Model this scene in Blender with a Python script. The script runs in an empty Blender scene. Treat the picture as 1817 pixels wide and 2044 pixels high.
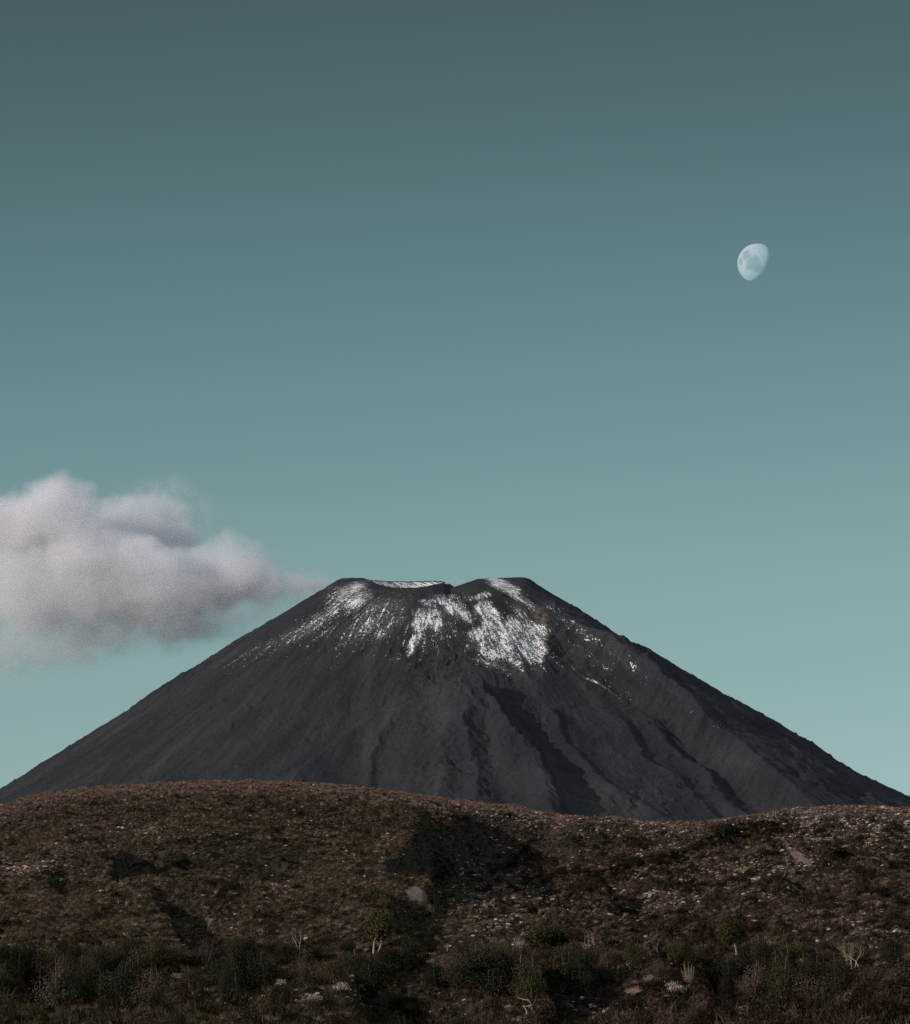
import bpy, math, random
import numpy as np
from mathutils import Vector, Matrix
random.seed(7)
rng = np.random.default_rng(11)
sc = bpy.context.scene
COL = sc.collection

# ------------------------------------------------------------------ camera
# measurements are taken on an 1817 x 2044 copy of the photograph
W, H = 1817.0, 2044.0
FPX = 8363.0                       # focal length in those pixels (hfov about 12.4 degrees)
HOR = 1949.7                       # row of the true horizon
PITCH = math.atan((HOR - H / 2) / FPX)
cam_d = bpy.data.cameras.new('camera'); cam = bpy.data.objects.new('camera', cam_d); COL.objects.link(cam)
cam_d.sensor_fit = 'HORIZONTAL'; cam_d.sensor_width = 36.0
cam_d.lens = 36.0 * FPX / W
cam_d.clip_start = 1.0; cam_d.clip_end = 400000.0
cam.location = (0, 0, 0); cam.rotation_euler = (math.pi / 2 + PITCH, 0, 0)
sc.camera = cam
cp, sp = math.cos(PITCH), math.sin(PITCH)

def ray(px, py):
    a = (px - W / 2) / FPX; b = (H / 2 - py) / FPX
    # forward (0,cp,sp), up (0,-sp,cp)
    return a, cp - b * sp, sp + b * cp
def at(px, py, Y):
    a, f, u = ray(px, py)
    return np.array([a / f * Y, Y, u / f * Y])
def project(X, Y, Z):
    f = Y * cp + Z * sp; u = -Y * sp + Z * cp
    return W / 2 + FPX * X / f, H / 2 - FPX * u / f

# ------------------------------------------------------------------ numeric noise
def _hash(ix, iy, seed):
    h = (ix.astype(np.int64) * 374761393 + iy.astype(np.int64) * 668265263 + seed * 1442695041) & 0xffffffff
    h = ((h ^ (h >> 13)) * 1274126177) & 0xffffffff
    h = (h ^ (h >> 16)) & 0xffffffff
    return h
def gnoise(x, y, seed=0):
    ix = np.floor(x); iy = np.floor(y); fx = x - ix; fy = y - iy
    u = fx * fx * fx * (fx * (fx * 6 - 15) + 10); v = fy * fy * fy * (fy * (fy * 6 - 15) + 10)
    def g(ox, oy):
        a = _hash(ix + ox, iy + oy, seed) * (2 * math.pi / 4294967296.0)
        return np.cos(a) * (fx - ox) + np.sin(a) * (fy - oy)
    a = g(0, 0); b = g(1, 0); c = g(0, 1); d = g(1, 1)
    return ((a * (1 - u) + b * u) * (1 - v) + (c * (1 - u) + d * u) * v) * 1.5
def fbm(x, y, octv=4, seed=0, gain=0.5):
    s = 0; amp = 1.0; t = 0
    for k in range(octv):
        s = s + amp * gnoise(x * 2 ** k + 13.7 * k, y * 2 ** k - 7.1 * k, seed + k); t += amp; amp *= gain
    return s / t
def sstep(a, b, x):
    t = np.clip((x - a) / (b - a), 0, 1); return t * t * (3 - 2 * t)

# ------------------------------------------------------------------ node helpers
def new_mat(name):
    m = bpy.data.materials.new(name); m.use_nodes = True
    nt = m.node_tree; nt.nodes.clear(); return m, nt
class N:
    def __init__(s, nt): s.nt = nt
    def n(s, t, **kw):
        nd = s.nt.nodes.new(t)
        for k, v in kw.items(): setattr(nd, k, v)
        return nd
    def set(s, sock, v):
        if isinstance(v, bpy.types.NodeSocket): s.nt.links.new(v, sock)
        elif v is not None: sock.default_value = v
    def math(s, op, a, b=None, c=None, clamp=False):
        nd = s.n('ShaderNodeMath', operation=op); nd.use_clamp = clamp
        s.set(nd.inputs[0], a); s.set(nd.inputs[1], b); s.set(nd.inputs[2], c)
        return nd.outputs[0]
    def vm(s, op, a, b=None, out=0):
        nd = s.n('ShaderNodeVectorMath', operation=op)
        s.set(nd.inputs[0], a); s.set(nd.inputs[1], b)
        return nd.outputs[out]
    def noise(s, vec, scale, detail=3, rough=0.5, out='Fac', dist=0.0):
        nd = s.n('ShaderNodeTexNoise'); s.set(nd.inputs['Vector'], vec)
        nd.inputs['Scale'].default_value = scale; nd.inputs['Detail'].default_value = detail
        nd.inputs['Roughness'].default_value = rough; nd.inputs['Distortion'].default_value = dist
        return nd.outputs[out]
    def mr(s, v, a, b, c=0.0, d=1.0, smooth=True):
        nd = s.n('ShaderNodeMapRange', interpolation_type='SMOOTHSTEP' if smooth else 'LINEAR')
        for i, x in enumerate((v, a, b, c, d)): s.set(nd.inputs[i], x)
        return nd.outputs[0]
    def mix(s, f, a, b, mode='MIX'):
        nd = s.n('ShaderNodeMix', data_type='RGBA', blend_type=mode)
        s.set(nd.inputs[0], f); s.set(nd.inputs[6], a); s.set(nd.inputs[7], b)
        return nd.outputs[2]
    def attr(s, name, typ='GEOMETRY', out='Fac'):
        nd = s.n('ShaderNodeAttribute'); nd.attribute_name = name; nd.attribute_type = typ
        return nd.outputs[out]
    def ramp(s, v, stops):
        nd = s.n('ShaderNodeValToRGB'); s.set(nd.inputs[0], v)
        e = nd.color_ramp.elements
        while len(e) < len(stops): e.new(0.5)
        for k, (p, c) in enumerate(stops): e[k].position = p; e[k].color = (*c, 1)
        return nd.outputs[0]
    def rgb(s, c): 
        nd = s.n('ShaderNodeRGB'); nd.outputs[0].default_value = (*c, 1); return nd.outputs[0]
def rough_surface(nt, K, color, bump=None, bump_strength=0.5, bump_dist=1.0, rough=0.9, spec=0.2, translucent=None):
    b = K.n('ShaderNodeBsdfPrincipled'); K.set(b.inputs['Base Color'], color)
    b.inputs['Roughness'].default_value = rough; b.inputs['Specular IOR Level'].default_value = spec
    if bump is not None:
        bn = K.n('ShaderNodeBump'); K.set(bn.inputs['Height'], bump)
        bn.inputs['Strength'].default_value = bump_strength; bn.inputs['Distance'].default_value = bump_dist
        K.set(b.inputs['Normal'], bn.outputs[0])
    o = K.n('ShaderNodeOutputMaterial'); K.set(o.inputs['Surface'], b.outputs[0])
    return b

def mesh_np(name, verts, faces, smooth=True):
    me = bpy.data.meshes.new(name)
    nv = len(verts); nf = len(faces); k = faces.shape[1]
    me.vertices.add(nv); me.vertices.foreach_set('co', np.ascontiguousarray(verts, dtype=np.float32).ravel())
    me.loops.add(nf * k); me.loops.foreach_set('vertex_index', np.ascontiguousarray(faces, dtype=np.int32).ravel())
    me.polygons.add(nf); me.polygons.foreach_set('loop_start', np.arange(0, nf * k, k, dtype=np.int32))
    me.update(calc_edges=True)
    me.polygons.foreach_set('use_smooth', np.full(nf, smooth, dtype=bool))
    return me
def add_attr(me, name, typ, data, key):
    a = me.attributes.new(name, typ, 'POINT'); a.data.foreach_set(key, np.ascontiguousarray(data, dtype=np.float32).ravel())
def grid_faces(nu, nv, wrap=False):
    i = np.arange(nu if wrap else nu - 1)[:, None]; j = np.arange(nv - 1)[None, :]
    i2 = (i + 1) % nu
    a = i * nv + j; b = i2 * nv + j; c = i2 * nv + j + 1; d = i * nv + j + 1
    return np.stack([a, b, c, d], -1).reshape(-1, 4)
def obj(name, me, mat=None, parent=None):
    o = bpy.data.objects.new(name, me); COL.objects.link(o)
    if mat: 
        if not me.materials: me.materials.append(mat)
    if parent: o.parent = parent
    return o
def tag(o, label=None, cat=None, group=None, kind=None):
    if label: o['label'] = label
    if cat: o['category'] = cat
    if group: o['group'] = group
    if kind: o['kind'] = kind
    return o

# ------------------------------------------------------------------ light
SUN = Vector((-0.80, -0.50, 0.315)).normalized()
sun_el = math.asin(SUN.z); sun_az = math.atan2(SUN.x, SUN.y)
sd = bpy.data.lights.new('sun', 'SUN'); so = bpy.data.objects.new('sun', sd); COL.objects.link(so)
sd.energy = 3.0; sd.angle = math.radians(0.5); sd.color = (1.0, 0.925, 0.86)
so.rotation_euler = SUN.to_track_quat('Z', 'Y').to_euler(); so.location = (0, 0, 500)

w = bpy.data.worlds.new('World'); sc.world = w; w.use_nodes = True
nt = w.node_tree; nt.nodes.clear(); K = N(nt)
sky = K.n('ShaderNodeTexSky'); sky.sky_type = 'NISHITA'; sky.sun_disc = False
sky.sun_elevation = sun_el; sky.sun_rotation = sun_az; sky.altitude = 1200; sky.air_density = 1.0; sky.dust_density = 1.0
tc = K.n('ShaderNodeTexCoord'); sep = K.n('ShaderNodeSeparateXYZ'); K.set(sep.inputs[0], tc.outputs['Generated'])
# tint of the air by height above the horizon (autumn-evening teal)
SKY_T = [(0.00, (0.40, 0.56, 0.52)), (0.05, (0.40, 0.56, 0.52)), (0.23, (0.5, 0.5, 0.5)), (1.0, (0.5, 0.5, 0.5))]
def lin(*c): return tuple(((x / 255) / 12.92 if x / 255 <= 0.04045 else ((x / 255 + 0.055) / 1.055) ** 2.4) for x in c)
# wanted radiance of the visible band, by sine of elevation
def zof(py): 
    a, f, u = ray(W / 2, py); return u / math.hypot(f, u)
def tgt(r, g, b): return tuple(max(0.002, c - n) for c, n in zip(lin(r, g, b), NIS))
NIS = (0.010, 0.012, 0.012)
stops = [(0.0, tgt(147, 178, 178)), (zof(1600), tgt(146, 177, 178)), (zof(1400), tgt(136, 168, 169)), (zof(1120), tgt(125, 157, 160)), (zof(900), tgt(110, 145, 149)),
         (zof(500), tgt(91, 123, 128)), (zof(250), tgt(81, 107, 112)), (zof(0), tgt(72, 94, 99)), (0.36, (0.24, 0.275, 0.32)), (1.0, (0.47, 0.52, 0.59))]  # stops above the frame: unseen overhead sky brightened as fill for the shadows
ramp_c = K.ramp(sep.outputs[2], stops)
side = K.mr(sep.outputs[0], -0.11, 0.11, 0.93, 1.07, smooth=False)
tinted = K.mix(1.0, ramp_c, side, 'MULTIPLY')
# Nishita supplies part of the light, the tint the graded teal of this sky
skc = K.mix(1.0, sky.outputs[0], (0.006, 0.005, 0.004, 1), 'MULTIPLY')
allc = K.mix(1.0, tinted, skc, 'ADD')
bg = K.n('ShaderNodeBackground'); K.set(bg.inputs[0], allc); bg.inputs[1].default_value = 1.0
wo = K.n('ShaderNodeOutputWorld'); K.set(wo.inputs[0], bg.outputs[0])

# ------------------------------------------------------------------ mountain
MY = 8500.0; AX = 860.0
Lp = [(668,1164),(640,1182),(600,1205),(550,1237),(500,1266),(450,1296),(400,1331),(350,1361),(300,1391),(245,1431),(190,1464),(130,1505),(84,1532),(30,1566),(0,1583)]
Rp = [(1044,1152),(1060,1160),(1100,1187),(1150,1216),(1200,1248),(1250,1283),(1300,1318),(1350,1345),(1395,1364),(1440,1388),(1480,1413),(1530,1442),(1580,1470),(1625,1494),(1660,1520),(1710,1551),(1760,1577),(1790,1589),(1817,1607)]
axX = at(AX, 1150, MY)[0]
def prof(pts):
    P = [at(px, py, MY) for px, py in pts]
    r = np.array([abs(p[0] - axX) for p in P]); z = np.array([p[2] for p in P])
    s0 = (z[0] - z[3]) / (r[3] - r[0])
    r = np.concatenate([[0], r, [r[-1] + 350, r[-1] + 900, 3200]]); z = np.concatenate([[z[0] + s0 * r[1]], z, [z[-1] - 165, z[-1] - 330, -120]])
    return r, z
rL, zL = prof(Lp); rR, zR = prof(Rp)
def cone(th, r):
    wgt = (1 + np.cos(th)) / 2
    wgt = wgt * wgt * (3 - 2 * wgt)
    return np.interp(r, rL, zL) * (1 - wgt) + np.interp(r, rR, zR) * wgt
def Zpx(py, Y=MY): return at(AX, py, Y)[2]
def mount_hit(px, py):
    Y = np.arange(7200.0, 8650.0, 1.0); a, f, u = ray(px, py)
    X = a / f * Y - axX; Zr = u / f * Y
    r = np.hypot(X, Y - MY); th = np.arctan2(Y - MY, X)
    hit = np.nonzero(cone(th, r) > Zr)[0]
    k = hit[0] if len(hit) else len(Y) - 1
    return r[k], th[k]
def unwrap(th):            # keep the seam behind the mountain
    return np.where(th > math.pi / 2, th - 2 * math.pi, th)
th = np.concatenate([np.linspace(math.radians(-200), math.radians(20), 1700), np.linspace(math.radians(20), math.radians(160), 110)[1:-1]])
rr = np.concatenate([np.arange(0, 1130, 2.6), np.linspace(1135, 3100, 60)])
TH, RR = np.meshgrid(th, rr, indexing='ij')
THu = unwrap(TH)
XX = RR * np.cos(TH); YY = RR * np.sin(TH)
Z = cone(TH, RR)
# spurs and gullies: crest polyline, width of the lit left side, width of the shaded right side, height
RIBS = [
 ([(930,1372),(905,1450),(885,1540),(870,1650)], 190, 70, 34, (0.2, 0.95)),
 ([(918,1360),(935,1382),(968,1430),(1012,1482),(1052,1540),(1080,1600),(1100,1680)], 120, 60, 62, (0.10, 0.9)),
 ([(915,1425),(926,1445),(930,1490),(945,1540),(955,1610),(960,1680)], 50, 42, 30, (0.2, 0.9)),
 ([(1030,1470),(1045,1500),(1075,1560),(1110,1640)], 22, 26, 14, (0.3, 0.9)),
 ([(925,1378),(860,1408),(746,1451),(669,1500),(608,1548),(560,1600)], 34, 110, 24, (0.15, 0.9)),
 ([(800,1430),(775,1460),(752,1500),(742,1545),(730,1600)], 40, 16, 12, (0.3, 0.9)),
 ([(1085,1385),(1096,1412),(1117,1467),(1146,1517),(1215,1576),(1280,1609),(1340,1650)], 50, 20, 13, (0.2, 0.9)),
 ([(1180,1400),(1197,1418),(1250,1452),(1282,1518),(1352,1558),(1435,1645)], 60, 26, 14, (0.2, 0.9)),
 ([(1275,1420),(1300,1450),(1332,1496),(1405,1548),(1450,1612),(1500,1650)], 60, 36, 17, (0.2, 0.9)),
 ([(1062,1185),(1105,1240),(1200,1325),(1320,1415),(1385,1475),(1450,1530),(1520,1590),(1580,1640)], 60, -0.55, 84, (0.3, 0.9)),
 ([(1215,1320),(1290,1385),(1350,1440)], 30, 24, 7, (0.2, 0.7)),
 ([(985,1190),(1000,1240),(1025,1300),(1050,1350)], 16, 16, 6, (0.3, 0.6)),
 ([(1062,1190),(1085,1230),(1092,1275),(1090,1320),(1075,1370)], 30, 30, 10, (0.3, 0.6)),
 ([(520,1400),(440,1470),(360,1540)], 30, 24, 5, (0.3, 0.9)),
 ([(640,1400),(560,1480),(500,1560)], 30, 24, 5, (0.3, 0.9)),
 ([(735,1290),(700,1350),(640,1440),(590,1520)], 26, 24, 5, (0.3, 0.9)),
 ([(1010,1390),(1020,1440),(1050,1480)], 16, 18, 7, (0.3, 0.9)),
]
wob = 20 * fbm(RR / 60.0, THu * 3.0, 5, 91, .6)
for pts, wl, wr, h, tp in RIBS:
    q = sorted([mount_hit(*p) for p in pts]); qr = np.array([a for a, b in q]); qt = np.array([b for a, b in q])
    thc = np.interp(RR, qr, qt)
    d = (THu - thc) * RR + wob
    p = np.where(d < 0, 1 + d / wl, 1 - d / (wr if wr > 0 else -wr * RR + 20)); p = np.clip(p, 0, 1)
    p = np.where(d < 0, p * p * (1.6 - 0.6 * p), p * (0.6 + 0.4 * p * (2 - p)))
    t = (RR - qr[0]) / (qr[-1] - qr[0])
    env = sstep(0, tp[0] + .05, t) * (1 - 0.6 * sstep(tp[1], 1.5, t)) * (t > 0)
    Z = Z + 0.8 * h * p * env
# general ribbing down the fall line and rubble
lower = sstep(230, 600, RR)
arc = THu * 420.0
wx = 22 * fbm(XX / 90, YY / 90, 3, 15); wy = 60 * fbm(XX / 120, YY / 120, 3, 16)
Z = Z + lower * (3.2 + 1.8 * sstep(math.radians(-120), math.radians(-85), THu)) * fbm((arc + wx) / 44, (RR + wy) / 300, 4, 21)
crag = 1 - np.abs(fbm((arc + wx) / 70, (RR + wy) / 130, 5, 25, .6)) * 2.2
Z = Z + lower * (2 + 11 * sstep(math.radians(-120), math.radians(-85), THu)) * (crag - .6) * sstep(-.1, .35, fbm(XX / 210, YY / 210, 2, 26) + .15)
Z = Z + 1.9 * fbm(THu * 260 / 14, RR / 70, 3, 31) + 2.6 * fbm(XX / 14, YY / 14, 5, 41, .62) * sstep(0, 200, RR) + 5 * fbm(XX / 160, YY / 160, 3, 43) * lower
Z = Z + 9 * np.clip(fbm(XX / 24, YY / 24, 3, 47) - .22, 0, 1) * sstep(150, 260, RR)
# summit: tilted plateau with a bowl on the left, higher cap on the right
Xm = XX; Ym = YY
zfar = Zpx(1161.5, MY + 150)
tilt = np.interp(Ym, [-320, -150, -60, 10, 150, 260], [-92, -46, -17, -5, 0, -10])
T1 = zfar + tilt
jag = 1.8 * fbm(Xm / 16, Ym / 16, 5, 61, .62)
bx, by, br = at(812, 1170, MY)[0] - axX, 5.0, 88.0
db = np.sqrt(((Xm - bx) / (br * 1.02)) ** 2 + ((Ym - by) / 132.0) ** 2)
T1 = T1 - 70 * (1 - sstep(0.35, 1.0, db)) + jag
T1 = T1 + np.interp(Xm + axX, [at(q_, 1170, MY)[0] for q_ in (660, 868, 885, 903, 960)], [0, 0, -4, -15, -60])
cx = at(998, 1150, MY)[0] - axX
# right cap profile along x
zc = Zpx(1152.5, MY - 40)
capx = np.interp(Xm - cx, [-170, -118, -72, -46, 0, 46, 60, 200], [-62, -27, -12, -3, -1, 0.6, 0, -2])
capy = np.interp(Ym, [-200, -70, 0, 70, 200], [-45, -3, 0, -10, -70])
T2 = zc + capx + capy + 0.5 * jag
T = np.maximum(T1, T2)
k = 3.0
hh = np.clip(0.5 + 0.5 * (T - Z) / k, 0, 1)
Z = T * (1 - hh) + Z * hh - k * hh * (1 - hh)
WX = XX + axX; WY = YY + MY
verts = np.stack([WX, WY, Z], -1).reshape(-1, 3)
faces = grid_faces(len(th), len(rr), wrap=True)
me = mesh_np('mountain', verts, faces)
# snow cover by place on the mountain (patches given by x, height on its front)
PX, PY = project(WX, WY, Z)
front = sstep(60, -20, YY)
SN = [ # px, py, sx, sy, angle(deg, clockwise down), amount
 (700,1178,34,13,-20,.62),(712,1200,34,16,-35,.60),(668,1215,40,14,-35,.48),(630,1240,55,9,-32,.46),(590,1262,60,7,-32,.42),(650,1262,50,9,-35,.38),
 (500,1300,50,6,-32,.34),(480,1322,50,5,-32,.27),
 (745,1215,30,20,-40,.42),(770,1205,28,10,0,.40),(740,1245,40,22,-45,.46),(700,1272,45,12,-40,.36),(765,1262,30,16,-40,.44),(790,1240,30,14,-20,.40),
 (842,1240,26,16,-55,.72),(858,1225,30,12,0,.62),(828,1280,20,9,-50,.74),(868,1245,16,22,-60,.60),(820,1300,10,8,-50,.6),(856,1205,22,8,20,.5),
 (890,1200,28,12,10,.60),(908,1212,26,14,20,.68),(925,1225,24,12,40,.66),(900,1192,20,6,0,.5),(935,1195,14,10,10,.45),(795,1310,20,10,-50,.34),(850,1300,40,12,-20,.30),
 (962,1190,6,16,75,.85),(965,1212,12,16,60,.9),(985,1240,26,18,50,.92),(1005,1265,38,22,45,.88),(1030,1262,30,24,50,.84),(1055,1275,26,26,60,.95),(1068,1298,20,20,60,.95),
 (1040,1225,30,10,45,.5),(1075,1262,14,22,80,.78),(960,1265,18,26,60,.70),(975,1295,34,18,40,.66),(1010,1300,40,16,30,.66),(940,1290,14,20,60,.42),
 (980,1325,44,9,20,.50),(1020,1318,40,10,30,.50),(1000,1340,50,6,20,.36),(1040,1335,20,12,60,.42),(740,1240,95,42,-35,.40),(630,1245,95,20,-33,.42),(870,1262,90,45,-20,.36),(1000,1285,62,44,30,.52),(690,1195,40,30,-20,.5),(560,1275,110,14,-32,.34),
 (1010,1172,34,10,22,.78),(995,1160,20,6,10,.72),(1030,1190,30,8,35,.62),(1055,1205,24,8,38,.52),
 (1110,1318,50,14,38,.34),(1150,1345,50,10,35,.36),(1185,1360,18,3,22,.75),(1205,1370,18,3,32,.6),(1235,1390,30,6,38,.36),(1255,1385,40,8,35,.36),(1140,1300,40,20,38,.28),
 (1075,1335,30,14,30,.34),(1110,1215,40,10,34,.42),(1160,1260,80,16,36,.44),(1240,1315,90,14,36,.42),(1330,1370,80,10,34,.34),(1400,1430,90,9,35,.26),(1180,1310,80,12,38,.40),(1220,1360,70,14,36,.34),
]
zone = np.zeros_like(Z)
for px, py, sx, sy, ang, am in SN:
    a = math.radians(ang); dx = PX - px; dy = PY - py
    u = dx * math.cos(a) + dy * math.sin(a); v = -dx * math.sin(a) + dy * math.cos(a)
    zone = np.maximum(zone, am * np.exp(-0.5 * ((u / sx) ** 2 + (v / sy) ** 2)))
zone = np.minimum(np.where(PX < 900, zone * 1.07, np.where(PX > 1108, zone * .82, zone)), .60) * front
bowl = (db < 1.0) & (Ym > by - 20)
zone = np.where(bowl, 0.60 * sstep(1.02, .9, db) * sstep(-0.15, 0.05, (Ym - by) / 132), zone)
north = sstep(0.0, 60, YY) * sstep(600, 250, RR) * 0.4
zone = np.where(bowl, zone, np.maximum(zone, north * (RR > 150)))
RU = [(1078,1230,13,10,30,.9),(1090,1246,7,13,0,.9),(770,1208,30,8,10,.4),(905,1225,20,8,10,.4),(935,1228,14,6,0,.4),(800,1230,40,14,-20,.2),(745,1240,30,14,-30,.2),(1050,1215,20,10,30,.4),(840,1420,90,60,-30,.07)]
rust = np.zeros_like(Z)
for px, py, sx, sy, ang, am in RU:
    a = math.radians(ang); dx = PX - px; dy = PY - py
    u = dx * math.cos(a) + dy * math.sin(a); v = -dx * math.sin(a) + dy * math.cos(a)
    rust = np.maximum(rust, am * np.exp(-0.5 * ((u / sx) ** 2 + (v / sy) ** 2)))
rust *= front
add_attr(me, 'snow', 'FLOAT', zone, 'value'); add_attr(me, 'rust', 'FLOAT', rust, 'value')
add_attr(me, 'flow', 'FLOAT_VECTOR', np.stack([np.where(bowl, XX * .9 + Z * 1.8, THu * 330), np.where(bowl, Z * 1.6, RR), np.zeros_like(RR)], -1), 'vector')

m, nt = new_mat('volcanic scree and snow'); K = N(nt)
geo = K.n('ShaderNodeNewGeometry').outputs['Position']
flow = K.attr('flow', out='Vector')
st1 = K.noise(K.vm('MULTIPLY', flow, (1 / 6, 1 / 40, 0)), 1.0, 5, 0.6)
st2 = K.noise(K.vm('MULTIPLY', flow, (1 / 1.7, 1 / 6.0, 0)), 1.0, 4, 0.62)
iso = K.noise(geo, 1 / 3.5, 4, 0.7)
nz = K.math('ADD', K.math('MULTIPLY', st1, 0.38), K.math('ADD', K.math('MULTIPLY', st2, 0.36), K.math('MULTIPLY', iso, 0.26)))
zonea = K.attr('snow')
lvl = K.math('ADD', nz, K.math('MULTIPLY', zonea, 0.27))
mask = K.mr(lvl, 0.645, 0.685)
mask = K.math('MULTIPLY', mask, K.mr(zonea, 0.06, 0.2))
dust = K.math('MULTIPLY', K.mr(K.math('ADD', K.math('MULTIPLY', iso, 0.5), K.math('ADD', K.math('MULTIPLY', st2, 0.3), K.math('MULTIPLY', zonea, 0.42))), 0.50, 0.78), K.math('MULTIPLY', K.mr(zonea, 0.10, 0.5), 0.24))
mask = K.math('MAXIMUM', mask, dust)
big = K.noise(K.vm('MULTIPLY', flow, (1 / 40, 1 / 300, 0)), 1.0, 4, 0.6)
fine = K.noise(geo, 1 / 3.0, 5, 0.7)
rock = K.ramp(big, [(0.3, (0.022, 0.0232, 0.028)), (0.52, (0.0305, 0.0318, 0.0375)), (0.72, (0.043, 0.0425, 0.045))])
rock = K.mix(1.0, rock, K.ramp(K.noise(K.vm('MULTIPLY', flow, (1 / 14, 1 / 160, 0)), 1.0, 4, 0.6), [(0.3, (0.78, 0.78, 0.80)), (0.7, (1.28, 1.25, 1.2))]), 'MULTIPLY')
rock = K.mix(1.0, rock, K.ramp(fine, [(0.25, (0.5, 0.5, 0.5)), (0.75, (1.55, 1.55, 1.55))]), 'MULTIPLY')
rusta = K.math('MULTIPLY', K.attr('rust'), K.mr(K.noise(geo, 1 / 9.0, 4, 0.6), 0.35, 0.6))
rock = K.mix(rusta, rock, (0.20, 0.138, 0.112, 1))
snowc = K.mix(K.noise(geo, 1 / 12.0, 3), (0.84, 0.82, 0.82, 1), (0.93, 0.90, 0.88, 1))
colr = K.mix(mask, rock, snowc)
bh = K.math('ADD', K.math('MULTIPLY', fine, 1.2), K.math('MULTIPLY', st2, 0.8))
rough_surface(nt, K, colr, bh, 0.75, 2.4, rough=0.95, spec=0.1)
tag(obj('mountain', me, m), kind='structure')

# ------------------------------------------------------------------ foreground ground
CR = [(-400,1650),(-100,1616),(0,1610),(30,1606),(44,1600),(62,1592),(110,1585),(200,1573),(300,1567),(400,1562),(560,1562),(700,1571),(800,1583),(900,1598),(980,1607),(1040,1612),(1060,1620),(1140,1632),(1200,1636),(1300,1643),(1390,1642),(1420,1640),(1500,1628),(1560,1618),(1640,1612),(1700,1610),(1760,1612),(1817,1615),(2000,1622),(2300,1650)]
cra = np.array([(p[0] - W / 2) / FPX for p in CR]); crp = np.array([p[1] + 2.5 for p in CR])
D0, DC = 300.0, 800.0
def tan_el(py):
    b = (H / 2 - py) / FPX; return (sp + b * cp) / (cp - b * sp)
GUL = [ # top edge of a steep bank facing right (px,py at base surface), bank width m, width of the rise beyond m, depth m
 ([(745,1728),(790,1708),(822,1690),(830,1660),(836,1634)], 2.4, 40, 12.0),
 ([(842,1802),(850,1752),(864,1722)], 1.8, 20, 5.0),
 ([(868,1712),(890,1668),(905,1626)], 2.6, 44, 10.0),
 ([(950,1668),(975,1634)], 2.4, 30, 5.0),
 ([(300,1778),(318,1830),(372,1888)], 1.6, 20, 4.4),
 ([(222,1752),(235,1700)], 2.4, 44, 7.0),
 ([(460,1756),(476,1702)], 2.0, 24, 3.4),
 ([(1200,1762),(1215,1800),(1225,1855)], 1.5, 12, 2.8),
 ([(1410,1696),(1440,1640)], 2.2, 24, 4.2),
 ([(1280,1734),(1320,1692)], 2.0, 14, 3.0),
 ([(1180,1760),(1215,1730)], 1.6, 12, 2.2),
 ([(772,1795),(782,1840),(800,1892)], 2.0, 18, 4.0),
 ([(532,1640),(540,1672)], 1.6, 12, 1.8),
 ([(700,1925),(694,1980),(690,2060)], 2.4, 34, 6.6),
 ([(205,1900),(200,1960),(196,2020)], 2.0, 30, 5.2),
 ([(1062,1928),(1058,2020)], 2.2, 34, 5.6),
 ([(1385,1932),(1390,1980),(1400,2030)], 2.2, 34, 6.4),
 ([(1738,1935),(1745,2030)], 1.8, 26, 4.4),
 ([(470,1905),(478,1990)], 1.6, 16, 3.2),
 ([(20,1920),(24,2040)], 1.8, 26, 4.4),
 ([(1560,1770),(1575,1800)], 1.5, 12, 2.0),
 ([(95,1750),(110,1800)], 1.5, 12, 1.6),
]
GEXP = 1.5
def base_D(px, py):
    c = np.interp((px - W / 2) / FPX, cra, crp)
    g = np.clip((2100 - py) / (2100 - c), -0.2, 0.9999)
    s = 1 - (1 - g) ** (1 / GEXP)
    return D0 + s * (DC - D0)
GP = []
for pts, wl, wr, dep in GUL:
    P = []
    for px, py in pts:
        D = float(base_D(px, py)); P.append((D, (px - W / 2) / FPX * D / cp))
    P.sort(); GP.append((np.array([p[0] for p in P]), np.array([p[1] for p in P]), wl, wr, dep))
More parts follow.
